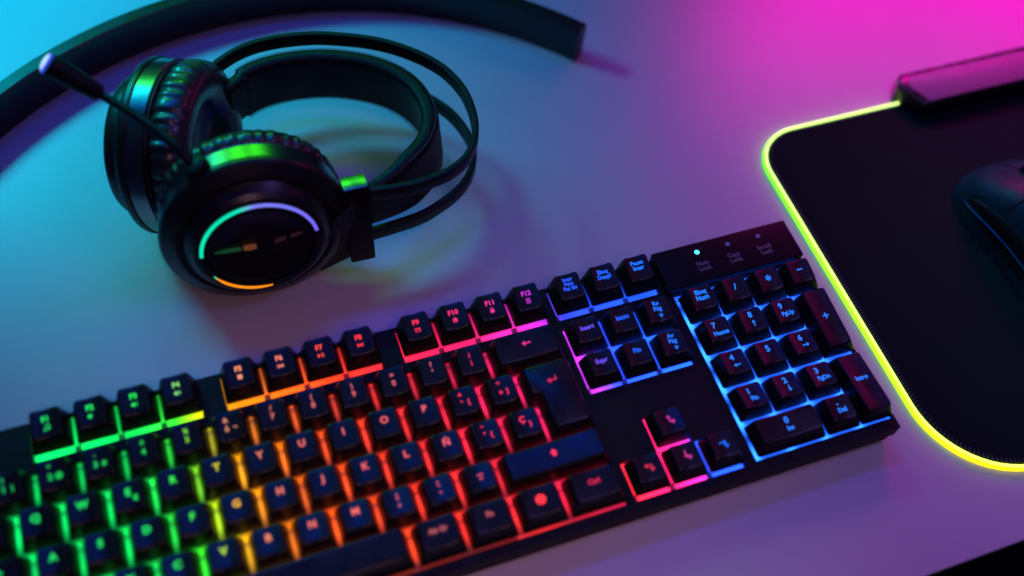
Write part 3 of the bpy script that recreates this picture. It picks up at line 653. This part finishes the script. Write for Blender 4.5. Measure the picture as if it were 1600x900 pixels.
# ------------------------------------------------------------------ headset
HS = Vector((0.17, 0.09, 0))
hs = empty('headset', HS, 'black headset with lit ring and microphone boom, lying on its side behind the keyboard', 'headset')
def hlink(name, bm, material, parent=None, **k):
    for v in bm.verts: v.co -= HS
    return link(name, bm, material, parent or hs, **k)
def make_cup(c, n, front, R, cd, rr):
    # c: centre of the outer rim circle; n: direction the cup faces outwards
    c = Vector(c); n = Vector(n).normalized()
    bm = bmesh.new()
    prof = [(0.030, -0.0125), (R - 0.0028, -0.0125), (R - 0.0018, -0.0120), (R - 0.0018, -0.0040), (R - 0.0006, -0.0034), (R, -0.0028),
            (R, -0.0006), (R - 0.0008, 0.0010), (R - 0.0052, 0.0040), (R - 0.0066, 0.0048), (R - 0.0078, 0.0050), (R - 0.0086, 0.0046), (R - 0.0090, 0.0040), (R - 0.0096, 0.0040), (R - 0.0102, 0.0048),
            (rr + 0.0056, 0.0086), (rr + 0.0034, 0.0108), (rr + 0.0018, 0.0113), (rr - 0.0012, 0.0110), (rr - 0.0014, 0.0080), (0.012, 0.0072), (0.002, 0.0070)]
    lathe_solid(bm, c, n, prof, 128)
    cup = hlink('ear_cup', bm, M['shell'], sharp=14)
    bm = bmesh.new(); lathe(bm, c, n, [(R - 0.0020, -0.0122), (R - 0.0008, -0.0117), (R - 0.0007, -0.0037), (R - 0.0020, -0.0034)], 160)
    hlink('trim_ring', bm, M['trim'], cup, sharp=14)
    # padded cushion with radial wrinkles
    def pr():
        k = R / 0.0485; q = (cd - 0.0130) / 0.0238
        return [(r_ * k, -0.0130 + (h_ + 0.0170) * q) for r_, h_ in ((0.022, -0.0170), (0.0420, -0.0170), (0.0452, -0.0185), (0.0470, -0.0215), (0.0478, -0.0260), (0.0476, -0.0305), (0.0462, -0.0350), (0.0435, -0.0385), (0.0395, -0.0405), (0.0350, -0.0408),
                (0.0300, -0.0395), (0.0265, -0.0365), (0.0245, -0.0320), (0.022, -0.0250))]
    rnd = random.Random(5 if front else 9); ph = [(rnd.randint(34, 46), rnd.random() * 6.28), (rnd.randint(19, 27), rnd.random() * 6.28), (rnd.randint(50, 62), rnd.random() * 6.28)]
    amp = [0, 0.2, 0.7, 0.9, 1.0, 0.95, 0.8, 0.45, 0.15, 0, 0, 0, 0, 0]
    def mod(i, a, r, h):
        q = sum(math.sin(a * k + p) * w_ for (k, p), w_ in zip(ph, (0.5, 0.3, 0.2)))
        q = -abs(q) ** 0.7 if q < 0 else q * 0.6
        return r + amp[i] * 0.00090 * q, h + amp[i] * 0.0003 * q
    bm = bmesh.new(); lathe_solid(bm, c, n, pr(), 420, mod)
    hlink('ear_cushion', bm, M['leather'], cup, sharp=80)
    bm = bmesh.new(); lathe(bm, c, n, [(R - 0.0026, -0.0126), (R - 0.0016, -0.0128), (R - 0.0014, -0.0134), (R - 0.0024, -0.0140)], 128)
    hlink('seam_piping', bm, M['leather'], cup)
    # inner disc inside the ring
    bm = bmesh.new(); lathe_solid(bm, c, n, [(rr - 0.0016, 0.0068), (rr - 0.0016, 0.0088), (rr - 0.0026, 0.0098), (rr - 0.0060, 0.0096), (0.0180, 0.0084), (0.0110, 0.0078), (0.0030, 0.0076)], 96)
    hlink('cover_disc', bm, M['cap_disc'], cup, sharp=40)
    x, y, z = frame(n)
    if front:
        def ledcol(a):
            a = a % 360
            if a < 90: t = a / 90; return (0.16 + 0.05 * t, 0.11 + 0.12 * t, 0.95)
            if a < 180: t = (a - 90) / 90; f = min(t * 7, 1); return (0.21 * (1 - f) + 0.0, 0.30 + 0.52 * f, 0.95 - 0.45 * f - 0.05 * t)
            return (0.05, 0.7, 0.3) if a < 212 else (1.0, 0.27, 0.0)
        for a0, a1, hh in ((8, 176, 0.0), (208, 274, 0.0)):
            bm = bmesh.new(); N = 72; loops = []
            for k in range(N + 1):
                a = math.radians(a0 + (a1 - a0) * k / N); d = x * math.cos(a) + y * math.sin(a)
                tw_ = 1.0 if a1 < 200 else min(1, 0.25 + 3.2 * min(k, N - k) / N)
                tw_ = tw_ if a1 < 200 else tw_ * 0.72
                r0, r1 = rr - 0.0008 * tw_, rr + 0.0008 * tw_
                loops.append([c + d * r0 + n * 0.0100, c + d * r1 + n * 0.0100, c + d * r1 + n * 0.0118, c + d * r0 + n * 0.0118])
            rings(bm, loops)
            o = hlink('light_ring', bm, M['ring'], cup, smooth=False)
            def f(co):
                p = co + HS - c; return ledcol(math.degrees(math.atan2(p.dot(y), p.dot(x))))
            paint(o.data, f)
            o['label'] = 'upper arc of the light ring, turquoise to violet' if a1 < 200 else 'lower arc of the light ring, orange'
        # small emblem line across the disc, the ring's light on it painted as emission
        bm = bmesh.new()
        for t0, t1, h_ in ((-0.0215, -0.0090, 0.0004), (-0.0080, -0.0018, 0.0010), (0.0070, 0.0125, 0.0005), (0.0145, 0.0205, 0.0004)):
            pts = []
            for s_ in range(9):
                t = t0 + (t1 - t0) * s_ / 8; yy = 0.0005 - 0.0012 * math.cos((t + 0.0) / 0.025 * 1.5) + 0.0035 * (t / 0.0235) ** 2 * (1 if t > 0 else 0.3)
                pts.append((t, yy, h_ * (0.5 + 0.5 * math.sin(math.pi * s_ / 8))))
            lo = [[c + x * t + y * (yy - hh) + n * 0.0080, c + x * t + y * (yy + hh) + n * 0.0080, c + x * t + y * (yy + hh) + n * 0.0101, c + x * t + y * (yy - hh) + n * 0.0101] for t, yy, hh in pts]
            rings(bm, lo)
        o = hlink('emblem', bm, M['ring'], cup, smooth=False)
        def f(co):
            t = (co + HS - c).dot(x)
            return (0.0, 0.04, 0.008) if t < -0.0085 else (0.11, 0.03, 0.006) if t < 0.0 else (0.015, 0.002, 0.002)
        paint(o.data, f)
    else:
        bm = bmesh.new(); lathe_solid(bm, c, n, [(0.030, 0.0040), (0.0365, 0.0044), (0.0362, 0.0090), (0.0345, 0.0116), (0.0300, 0.0124), (0.004, 0.0124)], 96)
        hlink('outer_dial', bm, M['shell'], cup, sharp=40)
    return cup, c, n
NF = Vector((-0.022, -0.99, 0.136)).normalized()
CF = Vector((0.1577, 0.0552, 0.0465))
cup1, _, _ = make_cup(CF, NF, True, 0.0455, 0.0270, 0.0276)
cup1['label'] = 'front ear cup with the lit ring facing the camera'
NR = Vector((-0.885, 0.448, -0.126)).normalized()
CR = Vector((0.1224, 0.1226, 0.0448))
cup2, _, _ = make_cup(CR, NR, False, 0.0446, 0.0310, 0.0260)
cup2['label'] = 'rear ear cup with its wrinkled cushion turned to the front'

# hoops: plan curves measured on the desk
up_pts = [(0.150, 0.146), (0.1596, 0.1550), (0.1745, 0.1628), (0.1899, 0.1652), (0.2080, 0.1638), (0.2231, 0.1597), (0.2430, 0.1508), (0.2593, 0.1385), (0.2715, 0.1235), (0.2776, 0.1071), (0.2785, 0.0930), (0.2766, 0.0799), (0.2725, 0.0694), (0.2659, 0.0611), (0.2585, 0.0562), (0.2500, 0.0532), (0.2331, 0.0512), (0.2140, 0.0530)]
lo_pts = [(0.150, 0.146), (0.1596, 0.1560), (0.1899, 0.1652), (0.2231, 0.1597), (0.2593, 0.1410), (0.2743, 0.1240), (0.2805, 0.1060), (0.2805, 0.0900), (0.2745, 0.0765), (0.2645, 0.0665), (0.2510, 0.0595), (0.2374, 0.0553), (0.2120, 0.0530)]
def rib(hw, hh, r=0.0008): return rrect(hw, hh, r, 3)
for pts, z, h in ((up_pts, 0.0580, 0.0040), (lo_pts, 0.0250, 0.0042)):
    bm = bmesh.new(); sweep(bm, catmull([(x, y, z) for x, y in pts], 10), rib(0.0017, h))
    o = hlink('headband_hoop', bm, M['hoop'], sharp=35)
# padded band between the hoops
pad_pts = [(0.160, 0.1380), (0.1740, 0.1470), (0.1870, 0.1500), (0.2000, 0.1500), (0.2140, 0.1475), (0.2270, 0.1425), (0.2400, 0.1345), (0.2500, 0.1240), (0.2560, 0.1120), (0.2580, 0.0990), (0.2560, 0.0870), (0.2490, 0.0750), (0.2380, 0.0660), (0.2270, 0.0600), (0.2130, 0.0555)]
bm = bmesh.new(); path = catmull([(x, y, 0.0460) for x, y in pad_pts], 12)
sec = []
for x, y in rrect(0.0046, 0.0175, 0.0040, 6): sec.append((x, y))
sec = [(x + 0.10 * y * -1 * -1, y) for x, y in sec]
sweep(bm, path, sec, scale=lambda t: 1 if 0.05 < t < 0.86 else (1 - 0.32 * ((t - 0.86) / 0.14) if t >= 0.86 else 0.9))
bp = hlink('headband_pad', bm, M['band'], sharp=60)
for dz, dx in ((0.0155, 0.0052), (0.0172, -0.0016), (-0.0150, 0.0036)):
    bm = bmesh.new(); N = len(path)
    for i in range(8, N - 22):
        p = path[i]; q = path[i + 1]
        t = (q - p).normalized(); s_ = t.cross(Vector((0, 0, 1)))
        L_ = (q - p).length
        nst = max(1, int(L_ / 0.0016))
        for k in range(nst):
            a = p.lerp(q, (k + 0.15) / nst) + s_ * (dx + 0.1 * dz * 0) + Vector((0, 0, dz)); b = p.lerp(q, (k + 0.75) / nst) + s_ * dx + Vector((0, 0, dz))
            r = 0.00022
            rings(bm, [[a + s_ * r + Vector((0, 0, r)), a - s_ * r + Vector((0, 0, r)), a - s_ * r - Vector((0, 0, r)), a + s_ * r - Vector((0, 0, r))],
                       [b + s_ * r + Vector((0, 0, r)), b - s_ * r + Vector((0, 0, r)), b - s_ * r - Vector((0, 0, r)), b + s_ * r - Vector((0, 0, r))]])
    hlink('stitch_line', bm, M['thread'], bp, smooth=False)
# hinge block at the right of the front cup, and the one behind
xf, yf, zf = frame(NF)     # xf: along the rim, horizontal; yf: up the face
def obox(bm, c, ax, ay, az, hx, hy, hz, bev):
    t = bmesh.new(); box(t, -hx, hx, -hy, hy, -hz, hz, bev)
    Mx = Matrix((ax, ay, az)).transposed().to_4x4(); Mx.translation = c
    bmesh.ops.transform(t, matrix=Mx, verts=t.verts)
    me = bpy.data.meshes.new('x'); t.to_mesh(me); t.free(); bm.from_mesh(me); bpy.data.meshes.remove(me)
ax = Vector((0.985, -0.17, 0)).normalized(); ay = Vector((0.17, 0.985, 0)); az = Vector((0, 0, 1))
bm = bmesh.new(); obox(bm, Vector((0.2072, 0.0545, 0.0375)), xf, yf.cross(xf), yf, 0.0064, 0.0050, 0.0255, 0.0012)
hg = hlink('hinge', bm, M['hinge'], sharp=35)
bm = bmesh.new(); obox(bm, Vector((0.2072, 0.0545, 0.0375)) + yf * 0.0258, xf, yf.cross(xf), yf, 0.0060, 0.0046, 0.0006, 0.0003)
hlink('hinge_cap', bm, M['trim'], hg, sharp=35)
bm = bmesh.new()
# tapering arm from the block to the rim of the cup
pa = [(0.2060, 0.0505, 0.0610), (0.2060, 0.0505, 0.0140), (0.1840, 0.0500, 0.0060), (0.1930, 0.0480, 0.0500)]
pb = [(p[0], p[1] + 0.0085, p[2]) for p in pa]
rings(bm, [[Vector(p) for p in pa], [Vector(p) for p in pb]])
bmesh.ops.bevel(bm, geom=list(bm.edges), offset=0.001, segments=2, affect='EDGES')
o = hlink('hinge_arm', bm, M['matte'], hg)
bm = bmesh.new(); obox(bm, Vector((0.1500, 0.1450, 0.0440)), Vector((0.8, 0.6, 0)), Vector((-0.6, 0.8, 0)), az, 0.0060, 0.0050, 0.0225, 0.0012)
hlink('hinge', bm, M['shell'], sharp=35)
# microphone boom
mb = CF + NF * -0.006 + (xf * math.cos(math.radians(116)) + yf * math.sin(math.radians(116))) * 0.0462
bm = bmesh.new(); d0 = (xf * math.cos(math.radians(116)) + yf * math.sin(math.radians(116)))
lathe_solid(bm, mb - d0 * 0.002, d0, [(0.0062, 0), (0.0066, 0.002), (0.0064, 0.0050), (0.0050, 0.0062), (0.0020, 0.0066)], 32)
pv = hlink('boom_pivot', bm, M['matte'])
def ray(u, v, z):
    d = RX * ((u - 800) / 1663.1) + DN * ((v - 450) / 1663.1) + FW
    t = (z - CAM.z) / d.z; return CAM + d * t
bpts = [mb + d0 * 0.004, ray(276, 230, 0.0945), ray(255, 212, 0.0960), ray(228, 192, 0.0975), ray(196, 171, 0.0990), ray(160, 149, 0.1005), ray(150, 143, 0.101)]
bm = bmesh.new(); sweep(bm, catmull(bpts, 10), circ(0.0020, 16), scale=lambda t: 1.22 - 0.25 * t)
hlink('microphone_boom', bm, M['hoop'], sharp=60)
A, B = ray(157, 147, 0.100), ray(74, 99, 0.1150)
dm = (B - A).normalized(); Lm = (B - A).length
bm = bmesh.new(); lathe_solid(bm, A, dm, [(0.0020, -0.0005), (0.0034, 0), (0.0040, 0.001), (0.0047, Lm * 0.35), (0.0052, Lm * 0.85), (0.0052, Lm - 0.001), (0.0046, Lm)], 40)
mc = hlink('microphone_capsule', bm, M['matte'], sharp=40)
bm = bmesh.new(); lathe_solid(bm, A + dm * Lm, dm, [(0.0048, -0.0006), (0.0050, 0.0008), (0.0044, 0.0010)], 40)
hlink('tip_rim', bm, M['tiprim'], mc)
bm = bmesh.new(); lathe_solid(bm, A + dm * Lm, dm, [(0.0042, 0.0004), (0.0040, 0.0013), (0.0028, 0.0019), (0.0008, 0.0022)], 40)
hlink('tip_glow', bm, M['tip'], mc)  # pale blue emissive dome on the capsule's end
S.render.film_transparent = False
S.cycles.use_denoising = True
S.cycles.max_bounces = 6
S.cycles.sample_clamp_indirect = 4
